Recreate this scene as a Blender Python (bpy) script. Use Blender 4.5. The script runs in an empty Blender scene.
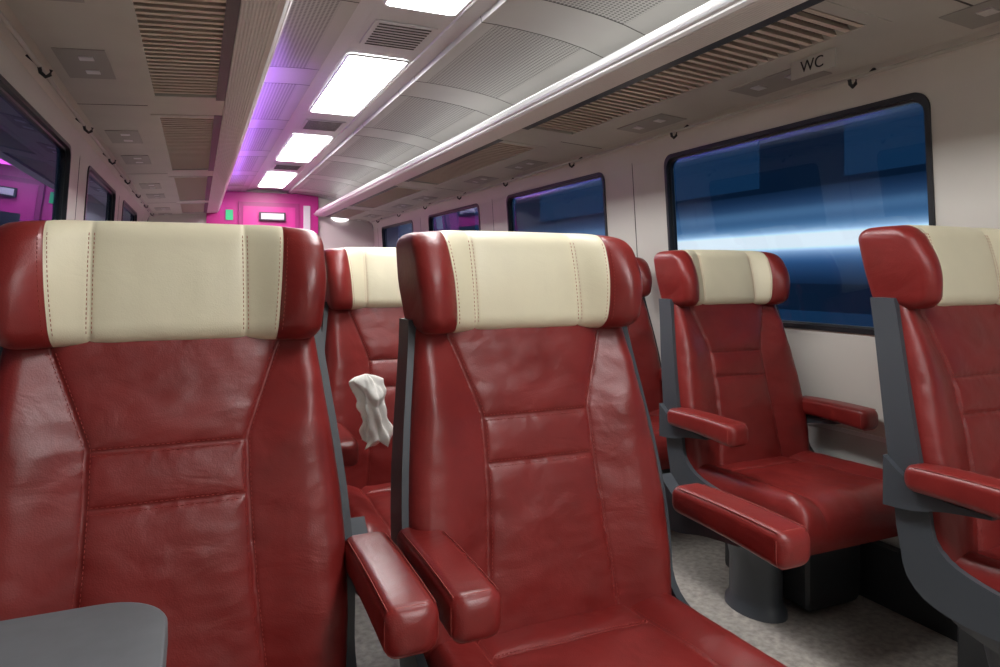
import bpy, math, random
import numpy as np
from mathutils import Vector, Matrix, noise
random.seed(3)
XC=0.78
D=bpy.data; S=bpy.context.scene
COL=S.collection
# ---------------------------------------------------------------- materials
def mat(name, col, rough=0.5, metal=0.0, bump=None, emis=None, estr=0, var=0.0, vscale=8, spec=0.5, coat=0.0, rvar=0.0):
    m=D.materials.new(name); m.use_nodes=True; nt=m.node_tree; b=nt.nodes['Principled BSDF']
    b.inputs['Base Color'].default_value=(*col,1); b.inputs['Roughness'].default_value=rough
    b.inputs['Metallic'].default_value=metal; b.inputs['Specular IOR Level'].default_value=spec
    b.inputs['Coat Weight'].default_value=coat
    if emis: b.inputs['Emission Color'].default_value=(*emis,1); b.inputs['Emission Strength'].default_value=estr
    tc=nt.nodes.new('ShaderNodeTexCoord')
    if var>0:
        n=nt.nodes.new('ShaderNodeTexNoise'); n.inputs['Scale'].default_value=vscale; n.inputs['Detail'].default_value=5
        nt.links.new(tc.outputs['Object'],n.inputs['Vector'])
        r=nt.nodes.new('ShaderNodeValToRGB'); r.color_ramp.elements[0].position=0.3; r.color_ramp.elements[1].position=0.7
        r.color_ramp.elements[0].color=(*[c*(1-var) for c in col],1); r.color_ramp.elements[1].color=(*[min(1,c*(1+var)) for c in col],1)
        nt.links.new(n.outputs['Fac'],r.inputs['Fac']); nt.links.new(r.outputs['Color'],b.inputs['Base Color'])
        if rvar:
            mr=nt.nodes.new('ShaderNodeMapRange'); mr.inputs[1].default_value=.3; mr.inputs[2].default_value=.7
            mr.inputs[3].default_value=rough-rvar; mr.inputs[4].default_value=rough+rvar
            nt.links.new(n.outputs['Fac'],mr.inputs[0]); nt.links.new(mr.outputs[0],b.inputs['Roughness'])
    if bump:
        prev=None
        for (kind,sc,st,dist) in bump:
            if kind=='v':
                t=nt.nodes.new('ShaderNodeTexVoronoi'); out='Distance'
            else:
                t=nt.nodes.new('ShaderNodeTexNoise'); t.inputs['Detail'].default_value=6 if kind=='n' else 3.5; out='Fac'
                if kind=='w': t.inputs['Distortion'].default_value=0.9
            if isinstance(sc,tuple):
                mp=nt.nodes.new('ShaderNodeMapping'); mp.inputs['Scale'].default_value=sc
                nt.links.new(tc.outputs['Object'],mp.inputs['Vector']); nt.links.new(mp.outputs[0],t.inputs['Vector']); t.inputs['Scale'].default_value=1
            else:
                nt.links.new(tc.outputs['Object'],t.inputs['Vector']); t.inputs['Scale'].default_value=sc
            bp=nt.nodes.new('ShaderNodeBump'); bp.inputs['Strength'].default_value=st; bp.inputs['Distance'].default_value=dist
            nt.links.new(t.outputs[out],bp.inputs['Height'])
            if prev: nt.links.new(prev.outputs['Normal'],bp.inputs['Normal'])
            prev=bp
        nt.links.new(prev.outputs['Normal'],b.inputs['Normal'])
    return m
RED=mat('red_leather',(0.200,0.0165,0.0145),0.375,bump=[('v',420,0.25,0.0006),('w',(8,8,13),0.45,0.007),('n',45,0.13,0.0013)],var=0.15,vscale=9,spec=0.5,rvar=.05)
CREAM=mat('cream_leather',(0.74,0.68,0.49),0.42,bump=[('v',420,0.2,0.0006),('w',(9,9,12),0.35,0.005)],var=0.04,vscale=6)
STR=mat('stitch_red',(0.30,0.05,0.04),0.7)
STC=mat('stitch_brown',(0.40,0.13,0.08),0.7)
SHELL=mat('grey_shell_plastic',(0.050,0.057,0.067),0.42,bump=[('n',300,0.15,0.0005)])
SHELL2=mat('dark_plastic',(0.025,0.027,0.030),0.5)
WALL=mat('wall_laminate',(0.65,0.63,0.575),0.45,var=0.04,vscale=3)
WALLLOW=mat('wall_lower_laminate',(0.55,0.545,0.52),0.5,var=0.05,vscale=4)
CEIL=mat('ceiling_panel',(0.50,0.49,0.46),0.36,var=0.04,vscale=3)
TRAY=mat('ceiling_light_tray',(0.66,0.65,0.66),0.3)
ALU=mat('aluminium',(0.78,0.78,0.78),0.28,metal=0.7)
RIB=mat('ribbed_aluminium',(0.76,0.76,0.75),0.4,metal=0.2)
BEIGE=mat('rack_underside',(0.53,0.515,0.465),0.42,var=0.05,vscale=4)
SERV=mat('service_panel_grey',(0.33,0.32,0.295),0.42)
SLAT=mat('grille_slat',(0.70,0.60,0.50),0.45)
DARK=mat('grille_cavity',(0.06,0.022,0.012),0.7)  # brown shadow behind the slats, put into the sheet's colour
SEAM=mat('panel_gap',(0.06,0.055,0.05),0.7)
BLACK=mat('window_rubber',(0.022,0.025,0.030),0.35)
FLOOR=mat('floor_vinyl',(0.34,0.315,0.28),0.42,var=0.32,vscale=45,bump=[('n',60,0.2,0.002)])
MAG=mat('magenta_paint',(0.50,0.02,0.24),0.4)
MAGD=mat('magenta_door_frame',(0.30,0.012,0.15),0.4)
LIGHT=mat('light_diffuser',(1,1,1),0.4,emis=(0.99,0.98,0.98),estr=24)
VIO=mat('violet_led',(0.3,0.1,0.9),0.4,emis=(0.32,0.10,1.0),estr=3)
CLOTH=mat('white_cloth',(0.95,0.93,0.87),0.9,var=0.02,vscale=25,bump=[('n',50,0.25,0.002)])
TABLE=mat('table_grey',(0.12,0.13,0.14),0.5,var=0.06,vscale=40)
WHITE=mat('white_sign',(0.6,0.6,0.62),0.5)
GREEN=mat('green_sign',(0.02,0.45,0.15),0.5,emis=(0.05,0.8,0.3),estr=0.3)
TXT=mat('sign_text',(0.02,0.02,0.02),0.6)
PERF=mat('perforated_panel',(0.50,0.49,0.45),0.4)
def mk_perf():
    nt=PERF.node_tree; b=nt.nodes['Principled BSDF']; tc=nt.nodes.new('ShaderNodeTexCoord')
    v=nt.nodes.new('ShaderNodeTexVoronoi'); v.inputs['Scale'].default_value=62; v.inputs['Randomness'].default_value=0
    r=nt.nodes.new('ShaderNodeValToRGB'); r.color_ramp.elements[0].position=0.30; r.color_ramp.elements[1].position=0.38
    r.color_ramp.elements[0].color=(0.18,0.175,0.165,1); r.color_ramp.elements[1].color=(0.49,0.48,0.45,1)
    m=nt.nodes.new('ShaderNodeMapping'); m.inputs['Scale'].default_value=(1,1,0)
    nt.links.new(tc.outputs['Object'],m.inputs['Vector']); nt.links.new(m.outputs[0],v.inputs['Vector'])
    nt.links.new(v.outputs['Distance'],r.inputs['Fac']); nt.links.new(r.outputs['Color'],b.inputs['Base Color'])
mk_perf()
GLASS=D.materials.new('window_glass'); GLASS.use_nodes=True
nt=GLASS.node_tree; nt.nodes.clear()
o=nt.nodes.new('ShaderNodeOutputMaterial'); mx=nt.nodes.new('ShaderNodeMixShader'); tr=nt.nodes.new('ShaderNodeBsdfTransparent'); gl=nt.nodes.new('ShaderNodeBsdfGlossy'); fr=nt.nodes.new('ShaderNodeFresnel')
tr.inputs[0].default_value=(0.55,0.66,0.75,1); gl.inputs['Roughness'].default_value=0.01; gl.inputs[0].default_value=(0.6,0.75,1,1); fr.inputs[0].default_value=1.6
nt.links.new(fr.outputs[0],mx.inputs[0]); nt.links.new(tr.outputs[0],mx.inputs[1]); nt.links.new(gl.outputs[0],mx.inputs[2]); nt.links.new(mx.outputs[0],o.inputs[0])

# ---------------------------------------------------------------- helpers
def mesh(name, V, F, mats, fm=None, smooth=True):
    me=D.meshes.new(name); me.from_pydata([tuple(v) for v in V],[],F)
    for m in mats: me.materials.append(m)
    if fm is not None:
        me.polygons.foreach_set('material_index',fm)
    if smooth: me.polygons.foreach_set('use_smooth',[True]*len(me.polygons))
    me.update(); return me
def obj(name, me, parent=None, loc=(0,0,0), rot=(0,0,0)):
    o=D.objects.new(name, me); COL.objects.link(o); o.location=loc; o.rotation_euler=rot
    if parent: o.parent=parent
    return o
def empty(name, loc=(0,0,0)):
    e=D.objects.new(name,None); COL.objects.link(e); e.location=loc; e.empty_display_size=0.1; return e
def autosmooth(me,ang=40):
    me.set_sharp_from_angle(angle=math.radians(ang))
def edge_samples(n,e,k=9):
    a=np.linspace(-(1-e),(1-e),n)
    s=np.sin(np.linspace(0,1,k+1)[1:]*math.pi/2)*e+(1-e)
    return np.concatenate([-s[::-1],a,s])
def slab(name,us,vs,F,B,mats,mf=None):
    nu,nv=len(us),len(vs); V=[];Fc=[];fm=[]
    for v in vs:
        for u in us: V.append(F(u,v))
    off=nu*nv
    for v in vs:
        for u in us: V.append(B(u,v))
    def fmi(i,j): 
        if not mf: return 0
        return mf((us[i]+us[min(i+1,nu-1)])/2,(vs[j]+vs[min(j+1,nv-1)])/2)
    for j in range(nv-1):
        for i in range(nu-1):
            a=j*nu+i; q=fmi(i,j)
            Fc.append((a,a+1,a+nu+1,a+nu)); fm.append(q)
            Fc.append((off+a,off+a+nu,off+a+nu+1,off+a+1)); fm.append(q)
    for i in range(nu-1):
        Fc.append((i,off+i,off+i+1,i+1)); fm.append(fmi(i,0))
        a=(nv-1)*nu+i; Fc.append((a,a+1,off+a+1,off+a)); fm.append(fmi(i,nv-2))
    for j in range(nv-1):
        a=j*nu; Fc.append((a,a+nu,off+a+nu,off+a)); fm.append(fmi(0,j))
        a=j*nu+nu-1; Fc.append((a,off+a,off+a+nu,a+nu)); fm.append(fmi(nu-2,j))
    return mesh(name,V,Fc,mats,fm)
def sm(x): x=max(0,min(1,x)); return x*x*(3-2*x)
def roll(q): q=max(0,min(1,q)); return 1-math.sqrt(max(0,1-q*q))
class MB:
    def __init__(s): s.V=[];s.F=[];s.M=[]
    def box(s,x0,x1,y0,y1,z0,z1,m=0):
        b=len(s.V); s.V+=[(x,y,z) for z in(z0,z1) for y in(y0,y1) for x in(x0,x1)]
        for f in((0,2,3,1),(4,5,7,6),(0,1,5,4),(2,6,7,3),(0,4,6,2),(1,3,7,5)): s.F.append(tuple(b+i for i in f)); s.M.append(m)
    def dash(s,p,q,n,w=0.0006,h=0.0008,m=0):
        p=Vector(p);q=Vector(q);n=Vector(n).normalized();t=(q-p).normalized();c=t.cross(n).normalized()*w
        b=len(s.V); up=n*h; dn=-n*0.001
        e=t*0.0006
        s.V+=[tuple(v) for v in (p-c+dn,p+c+dn,q+c+dn,q-c+dn,p-c*.6+up+e,p+c*.6+up+e,q+c*.6+up-e,q-c*.6+up-e)]
        for f in((4,5,6,7),(0,1,5,4),(1,2,6,5),(2,3,7,6),(3,0,4,7)): s.F.append(tuple(b+i for i in f)); s.M.append(m)
    def prism(s,poly,x0,x1,m=0):
        b=len(s.V);n=len(poly)
        s.V+=[(x0,y,z) for y,z in poly]+[(x1,y,z) for y,z in poly]
        s.F.append(tuple(b+i for i in range(n))); s.M.append(m)
        s.F.append(tuple(b+n+i for i in reversed(range(n)))); s.M.append(m)
        for i in range(n):
            j=(i+1)%n; s.F.append((b+i,b+n+i,b+n+j,b+j)); s.M.append(m)
    def tube(s,pts,r,n=8,m=0,closed=False):
        P=[Vector(p) for p in pts]; b=len(s.V); k=len(P)
        for i,p in enumerate(P):
            t=(P[(i+1)%k]-P[i-1]) if closed else (P[min(i+1,k-1)]-P[max(i-1,0)])
            t.normalize(); a=Vector((0,0,1)) if abs(t.z)<.9 else Vector((1,0,0))
            u=t.cross(a).normalized(); w=t.cross(u)
            for q in range(n):
                an=2*math.pi*q/n; s.V.append(tuple(p+u*math.cos(an)*r+w*math.sin(an)*r))
        for i in range(k if closed else k-1):
            for q in range(n):
                i2=(i+1)%k
                s.F.append((b+i*n+q,b+i*n+(q+1)%n,b+i2*n+(q+1)%n,b+i2*n+q)); s.M.append(m)
        if not closed:
            s.F.append(tuple(b+q for q in reversed(range(n)))); s.M.append(m)
            s.F.append(tuple(b+(k-1)*n+q for q in range(n))); s.M.append(m)
    def rings(s,rings,m=0):
        b=len(s.V); n=len(rings[0])
        for r in rings: s.V+=[tuple(p) for p in r]
        for i in range(len(rings)-1):
            for q in range(n): s.F.append((b+i*n+q,b+i*n+(q+1)%n,b+(i+1)*n+(q+1)%n,b+(i+1)*n+q)); s.M.append(m)
        s.F.append(tuple(b+q for q in reversed(range(n)))); s.M.append(m)
        s.F.append(tuple(b+(len(rings)-1)*n+q for q in range(n))); s.M.append(m)
    def make(s,name,mats,smooth=False,ang=None):
        me=mesh(name,s.V,s.F,mats,s.M,smooth)
        import bmesh
        bm=bmesh.new(); bm.from_mesh(me); bmesh.ops.recalc_face_normals(bm,faces=bm.faces); bm.to_mesh(me); bm.free()
        if ang: autosmooth(me,ang)
        return me
def rrect(w,h,r,k=6):
    pts=[]
    r=min(r,w/2-1e-4,h/2-1e-4)
    for cx,cy,a0 in((w/2-r,h/2-r,0),(-w/2+r,h/2-r,90),(-w/2+r,-h/2+r,180),(w/2-r,-h/2+r,270)):
        for i in range(k+1):
            a=math.radians(a0+90*i/k); pts.append((cx+r*math.cos(a),cy+r*math.sin(a)))
    return pts
def catmull(P,n=8,closed=False):
    out=[];k=len(P)
    rng=range(k) if closed else range(k-1)
    for i in rng:
        g=lambda j:P[j%k] if closed else P[max(0,min(k-1,j))]
        p0,p1,p2,p3=g(i-1),g(i),g(i+1),g(i+2)
        for s in range(n):
            t=s/n
            out.append(tuple(0.5*((2*b)+(-a+c)*t+(2*a-5*b+4*c-d)*t*t+(-a+3*b-3*c+d)*t**3) for a,b,c,d in zip(p0,p1,p2,p3)))
    if not closed: out.append(tuple(P[-1]))
    return out
# ---------------------------------------------------------------- SEAT
pf=np.polyfit([.38,.5,.65,.85,1.0,1.2],[-.012,.004,.03,.078,.122,.165],3)
def y0(z): return float(np.polyval(pf,z))
Z0,Z1=.40,1.025
def xs(z):
    if z>.845: return .117+(.176-.117)*((z-.845)/(1.01-.845))**1.05
    t=(.845-z)/.4
    return .117+.026*t*t
wp=np.polyfit([.36,.45,.55,.65,.75,.85,.95,1.03],[.262,.270,.277,.277,.270,.259,.246,.237],4)
def wb(z): return float(np.polyval(wp,z))
def hb(x,z):
    ax=abs(x); s=xs(z)
    ds=abs(ax-s)*(.93 if z>.845 else 1)
    h=.026*sm((ax-s)/.10)
    d=ds
    if ax<s:
        for zz in(.84,.755): d=min(d,abs(z-zz)+0.0)
        h+=.003
    h+=.0070*(1-math.exp(-d/.016))-.003*math.exp(-(d/.0035)**2)
    h+=.004*math.cos(x*7)*math.sin((z-.4)*5)
    h+=.0026*noise.noise(Vector((x*9,z*16,3.1)))+.0013*noise.noise(Vector((x*22+z*18,z*34-x*10,7.7)))
    h+=.0014*math.exp(-d/.02)*noise.noise(Vector((x*60 if abs(z-.8)<.06 and ax<s else 3,z*70,1.2)))
    return h
def Fb_xz(x,z):
    w=wb(z)
    r=.04
    h=hb(x,z)-.045*roll((abs(x)-(w-r))/r)
    return (x,y0(z)-h,z)
def Fb(u,v):
    z=Z0+(v+1)/2*(Z1-Z0); return Fb_xz(u*wb(z),z)
def Bb(u,v):
    z=Z0+(v+1)/2*(Z1-Z0); return (u*wb(z),y0(z)+.05,z)
us=edge_samples(120,.14); vs=np.linspace(-1,1,150)
ME_BACK=slab('backrest',us,vs,Fb,Bb,[RED])
def Fs(u,v):
    z=.36+(v+1)/2*(1.035-.36); return (u*(wb(z)+.004),y0(z)+.030,z)
def Bs(u,v):
    z=.36+(v+1)/2*(1.035-.36); w=wb(z)+.004
    return (u*w,y0(z)+.085-.03*roll((abs(u*w)-(w-.04))/.04),z)
ME_SHELL=slab('back_shell',edge_samples(10,.16,6),np.linspace(-1,1,24),Fs,Bs,[SHELL])
autosmooth(ME_SHELL,50)
# headrest
H0,H1=1.004,1.208
def hxb(z): return .167+.015*(z-H0)/(H1-H0)
def hw(z):
    r=.03; q=max((H0+r-z)/r,(z-(H1-r))/r)
    base=.240+.010*sm((z-H0)/.12)
    return base-.02*roll(q)
def hx(u,z):
    s=1 if u>=0 else -1; a=abs(u); xb=hxb(z); w=hw(z)
    return s*(a/.7*xb if a<=.7 else xb+(a-.7)/.3*(w-xb))
def hF_xz(x,z):
    ax=abs(x); w=hw(z); xb=hxb(z); t=(z-H0)/(H1-H0)
    P=.066*(0.72+.28*math.sin(math.pi*min(1,t*1.1)))
    h=.022+.010*math.sin(math.pi*t)+P*sm((ax-.115)/(.10))
    d=min(abs(ax-.118),abs(ax-xb))
    h+=.004*(1-math.exp(-d/.012))-.002*math.exp(-(d/.003)**2)
    h+=.0010*noise.noise(Vector((x*30,z*12,1.7)))
    r=.03
    h-=r*roll((ax-(w-r))/r)
    rz=.034
    q=max((H0+rz-z)/rz,(z-(H1-rz))/rz)
    h-=(rz+ .012*sm((ax-.12)/.09))*roll(q)
    yy=y0(z)-h
    return (x,yy,z-(.006*sm((ax-.14)/.1)*(1 if t>.5 else 0)*sm((t-.5)*2.5))+ .003*(1-(x/.25)**2)*t)
def Fh(u,v):
    z=H0+(v+1)/2*(H1-H0); return hF_xz(hx(u,z),z)
def Bh(u,v):
    z=H0+(v+1)/2*(H1-H0); x=hx(u,z); ax=abs(x); w=hw(z);t=(z-H0)/(H1-H0)
    rz=.034;q=max((H0+rz-z)/rz,(z-(H1-rz))/rz)
    y=y0(z)+.085-.03*roll((ax-(w-.03))/.03)-rz*roll(q)
    return (x,y,z-(.006*sm((ax-.14)/.1)*(1 if t>.5 else 0)*sm((t-.5)*2.5))+ .003*(1-(x/.25)**2)*t)
ul=list(np.linspace(0,.7,52))+list(np.linspace(.7,.87,16)[1:])+list(.87+.13*np.sin(np.linspace(0,1,11)[1:]*math.pi/2))
uh=np.array([-a for a in ul[::-1]][:-1]+ul)
vh=edge_samples(36,.32,10)
ME_HEAD=slab('headrest',uh,vh,Fh,Bh,[CREAM,RED],lambda u,v:0 if abs(u)<.7 else 1)
# cushion
CW=.266
def cw(v): return CW-.014*roll((abs(v)-.85)/.15)
CY0,CY1=.045,-.485
def Fc_xy(x,y):
    t=(CY0-y)/(CY0-CY1); ax=abs(x)
    z=.452+.022*t
    s=.160+.02*t
    d=abs(ax-s)
    if ax<s: d=min(d,abs(t-.24),)
    z+=.014*sm((ax-s)/.06)
    z+=.010*(1-math.exp(-d/.016))-.003*math.exp(-(d/.0035)**2)
    z+=.004*noise.noise(Vector((x*12,y*9,5)))+.0013*noise.noise(Vector((x*30,y*24,2)))
    z-=.05*roll((ax-(CW-.035))/.035)
    z-=.085*roll((t-.84)/.16)
    return (x,y,z)
def Fcu(u,v):
    y=CY0+(v+1)/2*(CY1-CY0); return Fc_xy(u*cw(v),y)
def Bcu(u,v):
    y=CY0+(v+1)/2*(CY1-CY0); return (u*cw(v)*.97,y,.345)
ME_CUSH=slab('seat_cushion',edge_samples(84,.15),edge_samples(88,.2),Fcu,Bcu,[RED])
st=MB()
def stitch(fn,path,m,step=.0075,gap=.0028):
    L=[0]
    for a,b in zip(path[:-1],path[1:]): L.append(L[-1]+math.dist(a,b))
    def at(s):
        i=0
        while i<len(L)-2 and L[i+1]<s: i+=1
        f=(s-L[i])/max(1e-9,L[i+1]-L[i]); return [path[i][k]+(path[i+1][k]-path[i][k])*f for k in(0,1)]
    s=0
    while s+step<L[-1]:
        a=at(s);b=at(s+step-gap); A=Vector(fn(*a));B=Vector(fn(*b))
        e=.001
        N=(Vector(fn(a[0]+e,a[1]))-A).cross(Vector(fn(a[0],a[1]+e))-A)
        if fn is Fc_xy:
            if N.z<0:N=-N
        elif N.y>0:N=-N
        st.dash(A,B,N,m=m); s+=step
zz=np.linspace(.46,1.0,80)
for sg in(-1,1):
    for o_ in(-.005,.005):
        stitch(Fb_xz,[(sg*(xs(z)+o_),z) for z in zz],0)
for z in(.84,.755):
    for o_ in(-.005,.005):
        w=xs(z)-.007
        stitch(Fb_xz,[(-w,z+o_),(0,z+o_),(w,z+o_)],0)
zh=np.linspace(H0+.02,H1-.012,30)
for sg in(-1,1):
    for o_ in(-.004,.004):
        stitch(hF_xz,[(sg*(.118+o_),z) for z in zh],1)
    stitch(hF_xz,[(sg*(hxb(z)-.005),z) for z in zh],1)
    stitch(hF_xz,[(sg*(hxb(z)+.006),z) for z in zh],0)
    for o_ in(-.005,.005):
        stitch(Fc_xy,[(sg*(.160+.02*((CY0-y)/(CY0-CY1))+o_),y) for y in np.linspace(-.0,-.42,30)],0)
for o_ in(-.005,.005):
    yy=CY0-.24*(CY0-CY1)+o_; stitch(Fc_xy,[(-.158,yy),(0,yy),(.158,yy)],0)
ME_ST=st.make('stitching',[STR,STC])
# L-shaped side frame following the pad outline
fr_=MB()
zs_f=[1.03,.96,.88,.80,.72,.64,.56]
outer=[(y0(z)+.004,z) for z in zs_f]+[(.004,.495),(-.05,.452),(-.20,.425),(-.40,.415)]
inner=[(-.43,.40),(-.42,.362),(-.22,.345),(-.02,.345),(.070,.39)]+[(y0(z)+d,z) for z,d in((.48,.095),(.56,.09),(.64,.086),(.72,.082),(.80,.078),(.88,.075),(.96,.072),(1.03,.07))]
co_=catmull(outer,4); ci_=catmull(inner,4)
N_=44
def resample(P,n):
    P=np.array(P); L=np.concatenate([[0],np.cumsum(np.linalg.norm(np.diff(P,axis=0),axis=1))]); t=np.linspace(0,L[-1],n)
    return np.stack([np.interp(t,L,P[:,0]),np.interp(t,L,P[:,1])],1)
ro=resample(co_,N_); ri=resample(ci_[::-1],N_)
for sg in(-1,1):
    b=len(fr_.V)
    for i in range(N_):
        for (y,z) in(ro[i],ri[i]):
            base=wb(max(.45,min(1.03,z)))
            if z<.47: base=max(base-0.0,.268)
            for dx in(-.004,.012): fr_.V.append((sg*(base+dx),y,z))
    for i in range(N_-1):
        q=b+i*4
        for f in((1,3,7,5),(0,4,6,2),(0,1,5,4),(2,6,7,3)): fr_.F.append(tuple(q+k for k in f)); fr_.M.append(0)
    fr_.F.append((b,b+2,b+3,b+1)); fr_.M.append(0); q=b+(N_-1)*4; fr_.F.append((q,q+1,q+3,q+2)); fr_.M.append(0)
ME_FRAME=fr_.make('side_frame',[SHELL],True,35)
AY0,AY1=.06,-.265
def arms(OL,OR,tag):
    br=MB()
    for x in(OL,OR):
        pb=catmull([(.12,.665),(.06,.625),(-.02,.600),(-.13,.597)],6)+catmull([(-.13,.590),(-.03,.576),(.05,.556),(.12,.55)],6)
        br.prism(pb,x-.016 ,x+.016)
    me_b=br.make('armrest_bracket_'+tag,[SHELL],True,35)
    out=[]
    for x in(OL,OR):
        b=MB(); rings=[]
        n=26; ss=edge_samples(10,.16,8)
        for i in range(n):
            s=ss[i]; t=(s+1)/2
            y=AY0+(AY1-AY0)*t
            e=roll(max(0,(abs(s)-.84)/.16))
            w=.080-.050*e; h=(.058+.012*t)-.045*e
            top=.662+.004*math.sin(math.pi*t); cz=top-(.058+.012*t)/2
            rings.append([(x+px,y,cz+pz) for px,pz in rrect(w,h,.018)])
        b.rings(rings)
        out.append(b.make('armrest_pad',[RED],True,60))
    sa=MB()
    for x in(OL,OR):
        Yf=AY1+.018
        P=[(x+px,Yf,.662-.035+pz) for px,pz in rrect(.0765,.0675,.02,6)]
        sa.tube(P,.0012,6,closed=True)
        for ex in(-1,1):
            sa.tube([(x+ex*.0345,y,.662-.0028+.004*math.sin(math.pi*(AY0-y)/.325)) for y in np.linspace(AY0-.03,Yf,14)],.0009,6)
    return me_b,out[0],out[1],sa.make('armrest_piping',[STR],True)
ARM_WIN=arms(-.290,.312,'window_side'); ARM_AISLE=arms(-.258,.352,'aisle_side'); ARM_SINGLE=arms(-.288,.282,'single')
pd=MB()
def ell(rx,ry,z,cy=-.16,n=28): return [(rx*math.cos(2*math.pi*i/n),cy+ry*math.sin(2*math.pi*i/n),z) for i in range(n)]
pd.rings([ell(.17,.20,.346),ell(.16,.19,.30),ell(.085,.12,.25),ell(.066,.10,.16),ell(.068,.10,.05),ell(.072,.105,.03),ell(.080,.115,.02),ell(.082,.117,.0)])
ME_PED=pd.make('pedestal',[SHELL],True,50)
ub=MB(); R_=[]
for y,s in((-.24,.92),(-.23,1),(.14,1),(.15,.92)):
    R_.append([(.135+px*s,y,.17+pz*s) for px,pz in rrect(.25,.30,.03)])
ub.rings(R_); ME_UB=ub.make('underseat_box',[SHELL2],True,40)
def seat(x,y,A_,sz=1,single=False):
    e=empty('train_seat',(x,y,0)); e.scale=(1,1,sz)
    for n,me in(('backrest',ME_BACK),('headrest',ME_HEAD),('seat_cushion',ME_CUSH),('back_shell',ME_SHELL),('stitching',ME_ST),('side_frame',ME_FRAME),('armrest_bracket',A_[0]),('armrest_left',A_[1]),('armrest_right',A_[2]),('armrest_piping',A_[3])):
        obj(n,me,e)
    p=obj('pedestal',ME_PED,e)
    if single:
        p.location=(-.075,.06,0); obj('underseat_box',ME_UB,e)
    return e
for i in range(6):
    seat(-.040,1.17+.97*i,ARM_WIN); seat(.626,1.17+.97*i,ARM_AISLE)
for i,(x,y) in enumerate(((1.815,1.03),(1.795,1.88),(1.79,2.73),(1.79,3.58),(1.79,4.43),(1.79,5.28),(1.79,6.13))): seat(x,y,ARM_SINGLE,1.03 if i==0 else 1,True)

# ---------------------------------------------------------------- ROOM
YA,YB=-2.6,8.8
fl=MB(); fl.box(XC-1.42,XC+1.42,YA,YB,-.05,0); obj('floor',fl.make('floor',[FLOOR]))
ZS,ZT=.925,1.68
def wa(z): return 1.36-.06*(z-.85)/.89
winR=[(-2.3,-1.0),(-.43,.87),(1.44,2.74),(3.31,4.61),(5.18,6.48),(7.05,8.35)]
winL=[(-2.0,-.7),(.45,1.75),(2.32,3.62),(4.19,5.49),(6.06,7.36)]
def wall(side,name,wins):
    root=empty(name)
    up=[(wa(ZT),ZT),(1.297,1.73),(1.28,1.775),(1.245,1.80),(1.19,1.815)]
    for nm,pts,m in(('lower_panel',[(1.385,0),(1.374,.55)],WALLLOW),('sill_panel',[(1.374,.55),(1.362,.82),(wa(ZS),ZS)],WALL),('upper_panel',up,WALL)):
        V=[];F=[];n=len(pts)
        for y in(YA,YB):
            for a,z in pts: V.append((XC+side*a,y,z))
            for a,z in pts: V.append((XC+side*(a+.04),y,z+(.0 if z<1.7 else .03)))
        k=2*n
        for i in range(n-1):
            F.append((i,i+1,k+i+1,k+i)); F.append((n+i,k+n+i,k+n+i+1,n+i+1))
        F+= [(0,k,k+n,n),(n-1,2*n-1,k+2*n-1,k+n-1)]
        b=MB(); b.V=V;b.F=F;b.M=[0]*len(F)
        obj(nm,b.make(nm,[m],True,30),root)
    edges=[YA]+[e for w in wins for e in w]+[YB]
    for i in range(0,len(edges),2):
        a,b_=edges[i],edges[i+1]
        if b_<=a: continue
        b=MB(); V=[]
        for y in(a,b_):
            for z in(ZS,ZT):
                V.append((XC+side*wa(z),y,z)); V.append((XC+side*(wa(z)+.04),y,z))
        b.V=V; b.F=[(0,2,6,4),(1,5,7,3),(0,4,5,1),(2,3,7,6),(0,1,3,2),(4,6,7,5)]; b.M=[0]*6
        obj('pier',b.make('pier',[WALL]),root)
        ym=(a+b_)/2
        if 0<ym<8.6:
            b=MB()
            for z0,z1 in((.0,.55),(.55,.82),(.82,1.72)):
                f=lambda z:1.385-.02*z if z<.56 else (1.374-.0444*(z-.55) if z<.82 else wa(z))
                p=f(z0);q=f(z1)
                V=len(b.V)
                for z,a2 in((z0,p),(z1,q)):
                    for yy in(ym-.002,ym+.002):
                        for dx in(-.0015,.004): b.V.append((XC+side*(a2+dx),yy,z))
                for f_ in((0,1,3,2),(4,6,7,5),(0,4,5,1),(2,3,7,6),(0,2,6,4),(1,5,7,3)): b.F.append(tuple(V+i for i in f_)); b.M.append(0)
            obj('wall_joint',b.make('wall_joint',[SEAM]),root)
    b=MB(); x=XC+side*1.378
    b.box(min(x,x-side*.04),max(x,x-side*.04),YA,YB-.02,.0,.20,1); b.box(min(x,x-side*.012),max(x,x-side*.012),YA,YB-.02,.545,.56,0)  # lower box coloured dark to stand in for shade under the seats
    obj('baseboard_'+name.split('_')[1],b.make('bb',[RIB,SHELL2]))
wall(1,'wall_right',winR); wall(-1,'wall_left',winL)
wi=0
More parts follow.
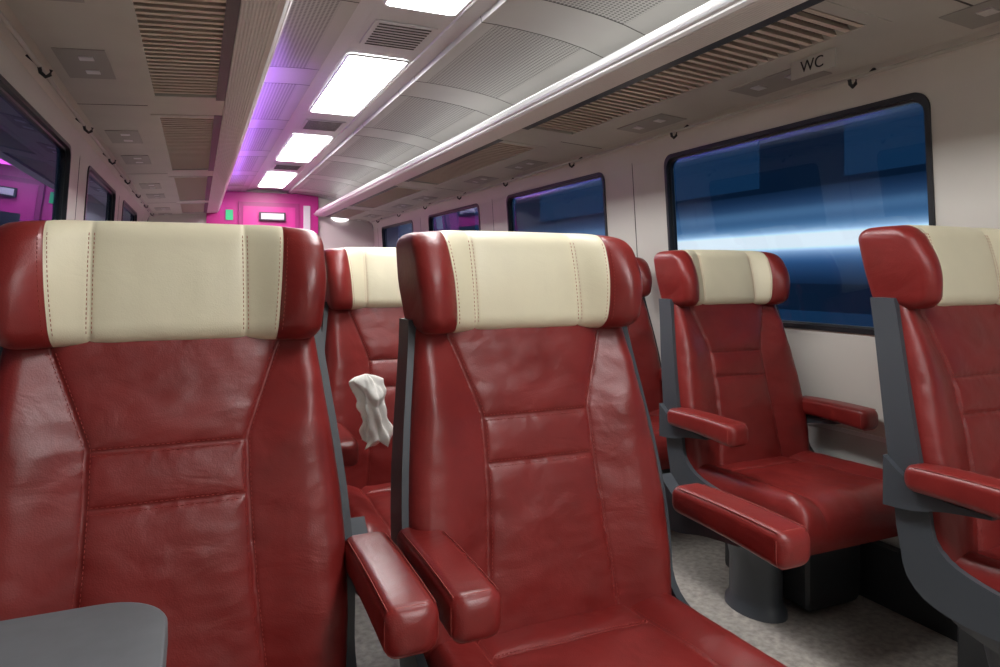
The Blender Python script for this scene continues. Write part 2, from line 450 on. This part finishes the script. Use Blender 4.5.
for side,wins in((1,winR),(-1,winL)):
    for (a,b_) in wins:
        wi+=1; root=empty('window_%d'%wi)
        ym=(a+b_)/2; zm=(ZS+ZT)/2; W=b_-a; Hh=ZT-ZS
        def P(s,t,o_): z=zm+t; return (XC+side*(wa(z)+o_),ym+s,z)
        out=rrect(W+.03,Hh+.03,.055,8); inn=rrect(W-.005,Hh-.005,.055,8); inn2=rrect(W-.02,Hh-.02,.05,8)
        n=len(out); m=MB()
        for ring,o_ in((out,.002),(out,-.006),(inn,-.007),(inn,.010),(inn2,.012),(inn2,.03)):
            m.V+=[P(s,t,o_) for s,t in ring]
        for k in range(5):
            for q in range(n): m.F.append((k*n+q,k*n+(q+1)%n,(k+1)*n+(q+1)%n,(k+1)*n+q)); m.M.append(0)
        obj('frame',m.make('frame',[BLACK],True,35),root)
        g=rrect(W-.01,Hh-.01,.05,8)
        idx=tuple(range(n)) if side<0 else tuple(reversed(range(n)))
        obj('glass',mesh('glass',[P(s,t,.020) for s,t in g],[idx],[GLASS],None,False),root)
# ceiling
al=[0,.10,.16,.165,.235,.24,.30,.40,.50,.60,.70,.80,.90,1.0,1.1,1.2,1.26]
zl=[2.135,2.135,2.135,2.128,2.128,2.105,2.105,2.10,2.092,2.08,2.062,2.035,2.0,1.955,1.91,1.86,1.83]
cm=MB()
A=[-a for a in al[::-1]][:-1]+al; Z=zl[::-1][:-1]+zl
ys=[YA]
y=YA
while y<YB-.01:
    ys.append(min(YB,y+.30)); y+=.30
for yy in ys:
    for a,z in zip(A,Z): cm.V.append((XC+a,yy,z))
n=len(A)
for j in range(len(ys)-1):
    for i in range(n-1):
        am=abs(A[i]+A[i+1])/2
        mi=0
        if am<.238: mi=1
        elif .30<am<.70 and (j%4)!=0: mi=2
        cm.F.append((j*n+i,(j+1)*n+i,(j+1)*n+i+1,j*n+i+1)); cm.M.append(mi)
cme=mesh('ceiling',cm.V,cm.F,[CEIL,TRAY,PERF],cm.M,True); autosmooth(cme,25)
co=obj('ceiling',cme); s=co.modifiers.new('s','SOLIDIFY'); s.thickness=.03; s.offset=-1
tm=MB()
for j in range(0,len(ys)-1,4):
    for jj in(j,j+1):
        if jj>=len(ys): continue
        yy=ys[jj]
        for i in range(n-1):
            if abs(A[i])<.239 and abs(A[i+1])<.239: continue
            b=len(tm.V)
            for k in(i,i+1):
                for dy in(-.002,.002):
                    for dz in(-.001,.002): tm.V.append((XC+A[k],yy+dy,Z[k]+dz))
            for f in((0,1,3,2),(4,6,7,5),(0,4,5,1),(2,3,7,6),(0,2,6,4),(1,5,7,3)): tm.F.append(tuple(b+q for q in f)); tm.M.append(0)
obj('trim_1',tm.make('trim_1',[SEAM]))
for yc in(-2.1,-.1,1.93,3.78,5.78,7.78):
    root=empty('ceiling_light',(XC,yc,2.134))
    m=MB(); pts=rrect(.27,1.2,.02,4)
    m.V=[(x,y,-.010) for x,y in pts]+[(x,y,-.002) for x,y in pts]; k=len(pts)
    m.F=[tuple(range(k))]+[(q,(q+1)%k,k+(q+1)%k,k+q) for q in range(k)]; m.M=[0]*(k+1)
    obj('diffuser',m.make('diffuser',[LIGHT]),root)
    m=MB(); m.tube([(x,y,-.006) for x,y in rrect(.285,1.215,.025,4)],.006,6,closed=True)
    obj('bezel',m.make('bezel',[ALU],True),root)
for yc in(.91,2.86,4.78,6.78):
    m=MB(); m.box(-.13,.13,-.15,.15,-.006,0)
    for i in range(9): m.box(-.11,.11,-.13+i*.032,-.13+i*.032+.01,-.008,-.005,1)
    obj('ceiling_air_vent',m.make('cv',[TRAY,SEAM]),None,(XC,yc,2.133))
# luggage racks
vents=[(-2.3,-.55),(-.55+.3,1.0),(1.30,3.05),(3.35,5.15),(5.45,7.25),(7.5,8.7)]
def rz(a): return 1.842-.045*(a-.56)/.64
def rack(side):
    root=empty('luggage_rack')
    v0,v1=.675,.965
    def strip(nm,a0,a1,ya,yb,m,th=.02,zo=0):
        b=MB(); V=[]
        for y in(ya,yb):
            for a in(a0,a1):
                for z in(rz(a)+zo,rz(a)+th+zo): V.append((XC+side*a,y,z))
        b.V=V;b.F=[(0,1,3,2),(4,6,7,5),(0,4,5,1),(2,3,7,6),(0,2,6,4),(1,5,7,3)];b.M=[0]*6
        return obj(nm,b.make(nm,[m]),root)
    strip('outer_underside',v1,1.215,YA,YB,BEIGE)
    b=MB(); prof=[]
    for i in range(41):
        a=.575+.10*i/40; prof.append((a,rz(a)-.004+(.0035 if i%4<2 else 0)))
    prof=[(.60,1.915),(.575,1.905),(.556,1.88),(.550,1.86),(.555,1.845),(.565,1.838)]+prof
    V=[(XC+side*a,y,z) for y in(YA,YB) for a,z in prof]; k=len(prof)
    b.V=V; b.F=[(i,i+1,k+i+1,k+i) for i in range(k-1)]; b.M=[0]*(k-1)
    obj('ribbed_nose',b.make('ribbed_nose',[RIB],True,25),root)
    b=MB(); b.tube([(XC+side*.552,YA,1.862),(XC+side*.552,YB,1.862)],.010,10); b.box(*(sorted((XC+side*.58,XC+side*1.2))),YA,YB,1.895,1.91)
    obj('edge_rail',b.make('edge_rail',[ALU],True,30),root)
    prev=YA
    for (ya,yb) in vents:
        if ya-prev>.01: strip('cross_panel',v0,v1,prev,ya,BEIGE)
        strip('cavity',v0,v1,ya,yb,DARK,.004,.035)
        b=MB(); ns=int((yb-ya-.12)/.044)
        for i in range(ns):
            y=ya+.06+i*.044
            k=len(b.V)
            for yy,zz_ in((y,.0),(y+.018,.0),(y+.024,.018),(y+.010,.018)):
                for a in(v0+.035,v1-.035): b.V.append((XC+side*a,yy,rz(a)+zz_))
            for f in((0,1,3,2),(2,3,5,4),(4,5,7,6),(6,7,1,0),(0,2,4,6),(1,7,5,3)): b.F.append(tuple(k+q for q in f)); b.M.append(0)
        obj('slats',b.make('slats',[SLAT]),root)
        strip('vent_frame_inner',v0,v0+.035,ya,yb,SHELL,.02,-.003); strip('vent_frame_outer',v1-.035,v1,ya,yb,BEIGE,.02,-.003)
        strip('vent_frame_near',v0+.035,v1-.035,ya,ya+.05,BEIGE,.02,-.003); strip('vent_frame_far',v0+.035,v1-.035,yb-.05,yb,BEIGE,.02,-.003)
        prev=yb
        for yc in(ya+.55,ya+1.30):
            strip('service_panel',1.04,1.18,yc-.17,yc+.17,SERV,.006,-.003)
            for dy in(-.08,.08):
                strip('reading_lamp',1.08,1.12,yc+dy-.02,yc+dy+.02,ALU,.004,-.006)
        strip('panel_joint',.966,1.215,yb+.13,yb+.136,SEAM,.004,-.001)
    if YB-prev>.01: strip('cross_panel',v0,v1,prev,YB,BEIGE)
rack(1); rack(-1)
b=MB(); b.tube([(XC-.560,3.0,1.905),(XC-.560,8.75,1.905)],.009,8); obj('led_strip',b.make('led',[VIO],True))
for side in(1,-1):
    root=empty('coat_rail'); b=MB(); x=XC+side*1.235
    b.tube([(x,YA+.05,1.775),(x,YB-.05,1.775)],.007,8,0)
    y=-.3
    while y<8.6:
        b.tube([(x,y,1.775),(x+side*.03,y,1.80)],.007,8,1)
        hk=[(x,y+.05,1.775),(x-side*.004,y+.05,1.755),(x-side*.018,y+.05,1.742),(x-side*.03,y+.05,1.75),(x-side*.033,y+.05,1.765)]
        b.tube(hk,.006,8,1)
        y+=.94
    obj('rail',b.make('rail',[BEIGE,SHELL2],True,50),root)
def endwall(y,sgn,name,col):
    root=empty(name)
    half=[(1.385,0),(1.378,.4),(1.362,.82),(wa(ZS),ZS),(wa(ZT),ZT),(1.28,1.775),(1.24,1.84)]+[(a,z) for a,z in zip(al[::-1],zl[::-1]) if a<1.21]
    b=MB(); pr=[(XC+a,z) for a,z in half]+[(XC-a,z) for a,z in half[::-1][1:]]
    k=len(pr)
    b.V=[(x,y,z) for x,z in pr]+[(x,y+sgn*.05,z) for x,z in pr]
    b.F=[tuple(range(k)),tuple(range(2*k-1,k-1,-1))]+[(i,k+i,k+(i+1)%k,(i+1)%k) for i in range(k)]; b.M=[0]*len(b.F)
    obj('panel',b.make('panel',[col]),root)
endwall(YB,1,'wall_front',WALL); endwall(YA,-1,'wall_back',WALL)
b=MB(); b.box(XC-.68,XC+.60,YB-.04,YB-.001,0,2.10); obj('partition_panel',b.make('pp',[MAG]))
root=empty('door_1')
b=MB(); b.box(XC-.33,XC+.37,YB-.07,YB-.042,0,1.98,0); b.box(XC-.28,XC+.32,YB-.078,YB-.07,.03,1.93,1); b.box(XC-.16,XC+.20,YB-.083,YB-.078,.9,1.60,2)
b.box(XC+.24,XC+.27,YB-.11,YB-.078,.9,1.2,3)
obj('leaf',b.make('leaf',[MAGD,MAG,BLACK,ALU]),root)
b=MB(); b.box(XC-.47,XC-.39,YB-.06,YB-.041,1.76,1.88); obj('exit_sign',b.make('es',[GREEN]))
b=MB(); b.box(XC-.10,XC+.20,YB-.13,YB-.085,1.76,1.86); b.box(XC-.08,XC+.18,YB-.135,YB-.13,1.775,1.845,1); obj('information_display',b.make('id',[SHELL2,WHITE]))
b=MB(); b.box(XC+.42,XC+.50,YB-.06,YB-.041,1.60,1.96); obj('notice_poster',b.make('np',[WHITE]))
b=MB(); b.rings([[(1.66+r*1.3*math.cos(a),YB-.002-d,1.86+r*.8*math.sin(a)) for a in np.linspace(0,2*math.pi,24,endpoint=False)] for r,d in((.10,0),(.10,.02),(.08,.04),(.03,.05))])  # oval light reflection on the end wall, built as a glowing disc
obj('oval_reflection',b.make('wl',[mat('oval_reflection_glow',(1,1,1),.4,emis=(1,.9,1),estr=3)],True))
# WC sign: small fin plate under the rack, facing the aisle
root=empty('wc_sign',(XC+1.0,1.60,rz(1.0)))
b=MB(); b.box(0,.006,-.085,.085,-.058,.002); obj('plate',b.make('plate',[BEIGE]),root)
cu=D.curves.new('lettering','FONT'); cu.body='WC'; cu.size=.052; cu.extrude=.0006; cu.align_x='CENTER'; cu.align_y='CENTER'; cu.materials.append(TXT)
wo=obj('lettering',cu,root,(-.0012,0,-.029))
wo.rotation_euler=Matrix(((0,0,-1),(-1,0,0),(0,1,0))).to_euler()
# table
b=MB(); tp=rrect(.53,.56,.075,10)
cx,cy=-.295,.655
R=[]
for z,s in((.706,-.012),(.703,-.006),(.705,0),(.728,0),(.731,-.003),(.732,-.008)):
    R.append([(cx+x*(1+s*2),cy+y_*(1+s*2),z) for x,y_ in tp])
b.rings(R,0)
b.box(-.555,-.33,.62,.66,.60,.703,1)
obj('folding_table',b.make('table',[TABLE,SHELL],True,40))
# cloth
def cloth():
    V=[];F=[];nu,nv=110,80
    for j in range(nv):
        t=j/(nv-1)
        for i in range(nu):
            a=2*math.pi*i/nu
            z=.165*(1-t)-.03*t
            r=np.interp(t,[0,.06,.16,.30,.42,.6,.85,1],[.004,.022,.036,.037,.027,.028,.034,.033])
            f=1+.18*math.sin(a*4+t*4)+.11*math.sin(a*7-t*5)+.45*noise.noise(Vector((math.cos(a)*1.6,math.sin(a)*1.6,t*5)))
            x=math.cos(a)*r*f*1.1-.018*sm(1-t*2.2)+.010*sm(t*2-.8); y=math.sin(a)*r*f*.6
            z+=.018*math.sin(a*2+1)*(1-t)*min(1,t*6)+.012*math.sin(a*3)*t*t
            V.append((x,y,z))
    for j in range(nv-1):
        for i in range(nu): F.append((j*nu+i,j*nu+(i+1)%nu,(j+1)*nu+(i+1)%nu,(j+1)*nu+i))
    F.append(tuple(range(nu))[::-1]); F.append(tuple((nv-1)*nu+i for i in range(nu)))
    return mesh('cloth',V,F,[CLOTH])
obj('crumpled_cloth',cloth(),None,(.446,1.90,.678))
# outside: neighbouring train
NB=mat('neighbour_body',(0.01,0.035,0.08),0.35,emis=(0.003,0.011,0.028),estr=1.0)  # blue light on the body put in as a faint glow
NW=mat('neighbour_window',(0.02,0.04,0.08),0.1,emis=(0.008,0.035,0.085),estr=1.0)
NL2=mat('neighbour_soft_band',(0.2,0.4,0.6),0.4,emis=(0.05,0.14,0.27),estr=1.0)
NL=D.materials.new('neighbour_light_streak'); NL.use_nodes=True  # motion-blurred light streak, painted as a soft emission gradient
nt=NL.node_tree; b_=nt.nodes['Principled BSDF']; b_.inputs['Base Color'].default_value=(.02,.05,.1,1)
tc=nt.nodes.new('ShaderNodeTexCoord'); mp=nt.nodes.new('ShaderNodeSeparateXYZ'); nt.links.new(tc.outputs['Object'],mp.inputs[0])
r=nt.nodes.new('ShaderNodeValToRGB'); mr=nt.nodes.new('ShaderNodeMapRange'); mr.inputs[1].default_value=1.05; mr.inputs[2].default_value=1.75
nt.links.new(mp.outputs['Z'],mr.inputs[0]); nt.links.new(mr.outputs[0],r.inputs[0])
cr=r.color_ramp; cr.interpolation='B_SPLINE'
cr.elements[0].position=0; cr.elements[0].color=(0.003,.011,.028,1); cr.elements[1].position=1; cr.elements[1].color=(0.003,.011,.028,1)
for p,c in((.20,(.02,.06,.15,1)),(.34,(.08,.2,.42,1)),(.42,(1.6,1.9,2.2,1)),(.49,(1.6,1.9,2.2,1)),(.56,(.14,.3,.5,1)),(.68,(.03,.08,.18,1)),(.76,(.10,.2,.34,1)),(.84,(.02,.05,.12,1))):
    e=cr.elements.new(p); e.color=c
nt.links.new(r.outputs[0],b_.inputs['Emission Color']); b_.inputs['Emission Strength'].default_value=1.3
b=MB(); X=4.1
b.box(X,X+.1,-6,16,-.8,3.2,0)
b.box(X-.02,X,-6,16,1.05,1.75,2)
for i in range(9): b.box(X-.015,X,-5+2.3*i,-5+2.3*i+1.5,1.80,2.45,1)
b.box(X-.015,X,-6,16,.35,.85,1)
obj('neighbouring_train',b.make('nt',[NB,NW,NL,NL2]))
b=MB(); b.box(-4.2,-4.0,-6,16,-.8,3.2,0); b.box(-3.99,-3.97,-6,16,1.9,2.0,1)
obj('station_wall',b.make('sw',[mat('station_concrete',(0.05,0.055,0.08),.8),NL2]))
b=MB(); b.box(-6,6,-8,20,-.95,-.8,0); obj('track_bed_ground',b.make('tg',[mat('ballast',(0.04,0.04,0.045),.9,var=.4,vscale=30)]))
# ---------------------------------------------------------------- lights
def area(name,loc,size,sy,power,col,rot=(0,0,0)):
    l=D.lights.new(name,'AREA'); l.shape='RECTANGLE'; l.size=size; l.size_y=sy; l.energy=power; l.color=col
    o=D.objects.new(name,l); COL.objects.link(o); o.location=loc; o.rotation_euler=rot; return o
area('magenta_vestibule_lamp',(XC-.1,8.0,2.05),.8,.6,9,(1,.10,.62))
area('violet_cove_lamp',(XC-.40,5.6,1.93),.05,4.5,6,(.45,.16,1),(math.radians(180),math.radians(-20),0))
area('ceiling_fill_right',(XC+.68,3.0,1.93),.08,10.5,4,(1,.98,.96),(math.radians(180),math.radians(20),0))  # added fill above the rack, out of view, brightens the ceiling
area('ceiling_fill_left',(XC-.68,3.0,1.93),.08,10.5,4,(1,.98,.96),(math.radians(180),math.radians(-20),0))  # matching added fill on the left, also out of view
w=D.worlds.new('World'); S.world=w; w.use_nodes=True; w.node_tree.nodes['Background'].inputs[0].default_value=(.01,.02,.05,1); w.node_tree.nodes['Background'].inputs[1].default_value=.6
S.view_settings.view_transform='Standard'; S.view_settings.exposure=0
# ---------------------------------------------------------------- camera
c=D.cameras.new('Camera'); co=D.objects.new('Camera',c); COL.objects.link(co)
c.sensor_width=36; c.lens=24.84; c.shift_y=-.0595; c.clip_start=.02
co.location=(0,0,1.12); co.rotation_euler=(math.pi/2,0,-math.atan(303/690)); S.camera=co
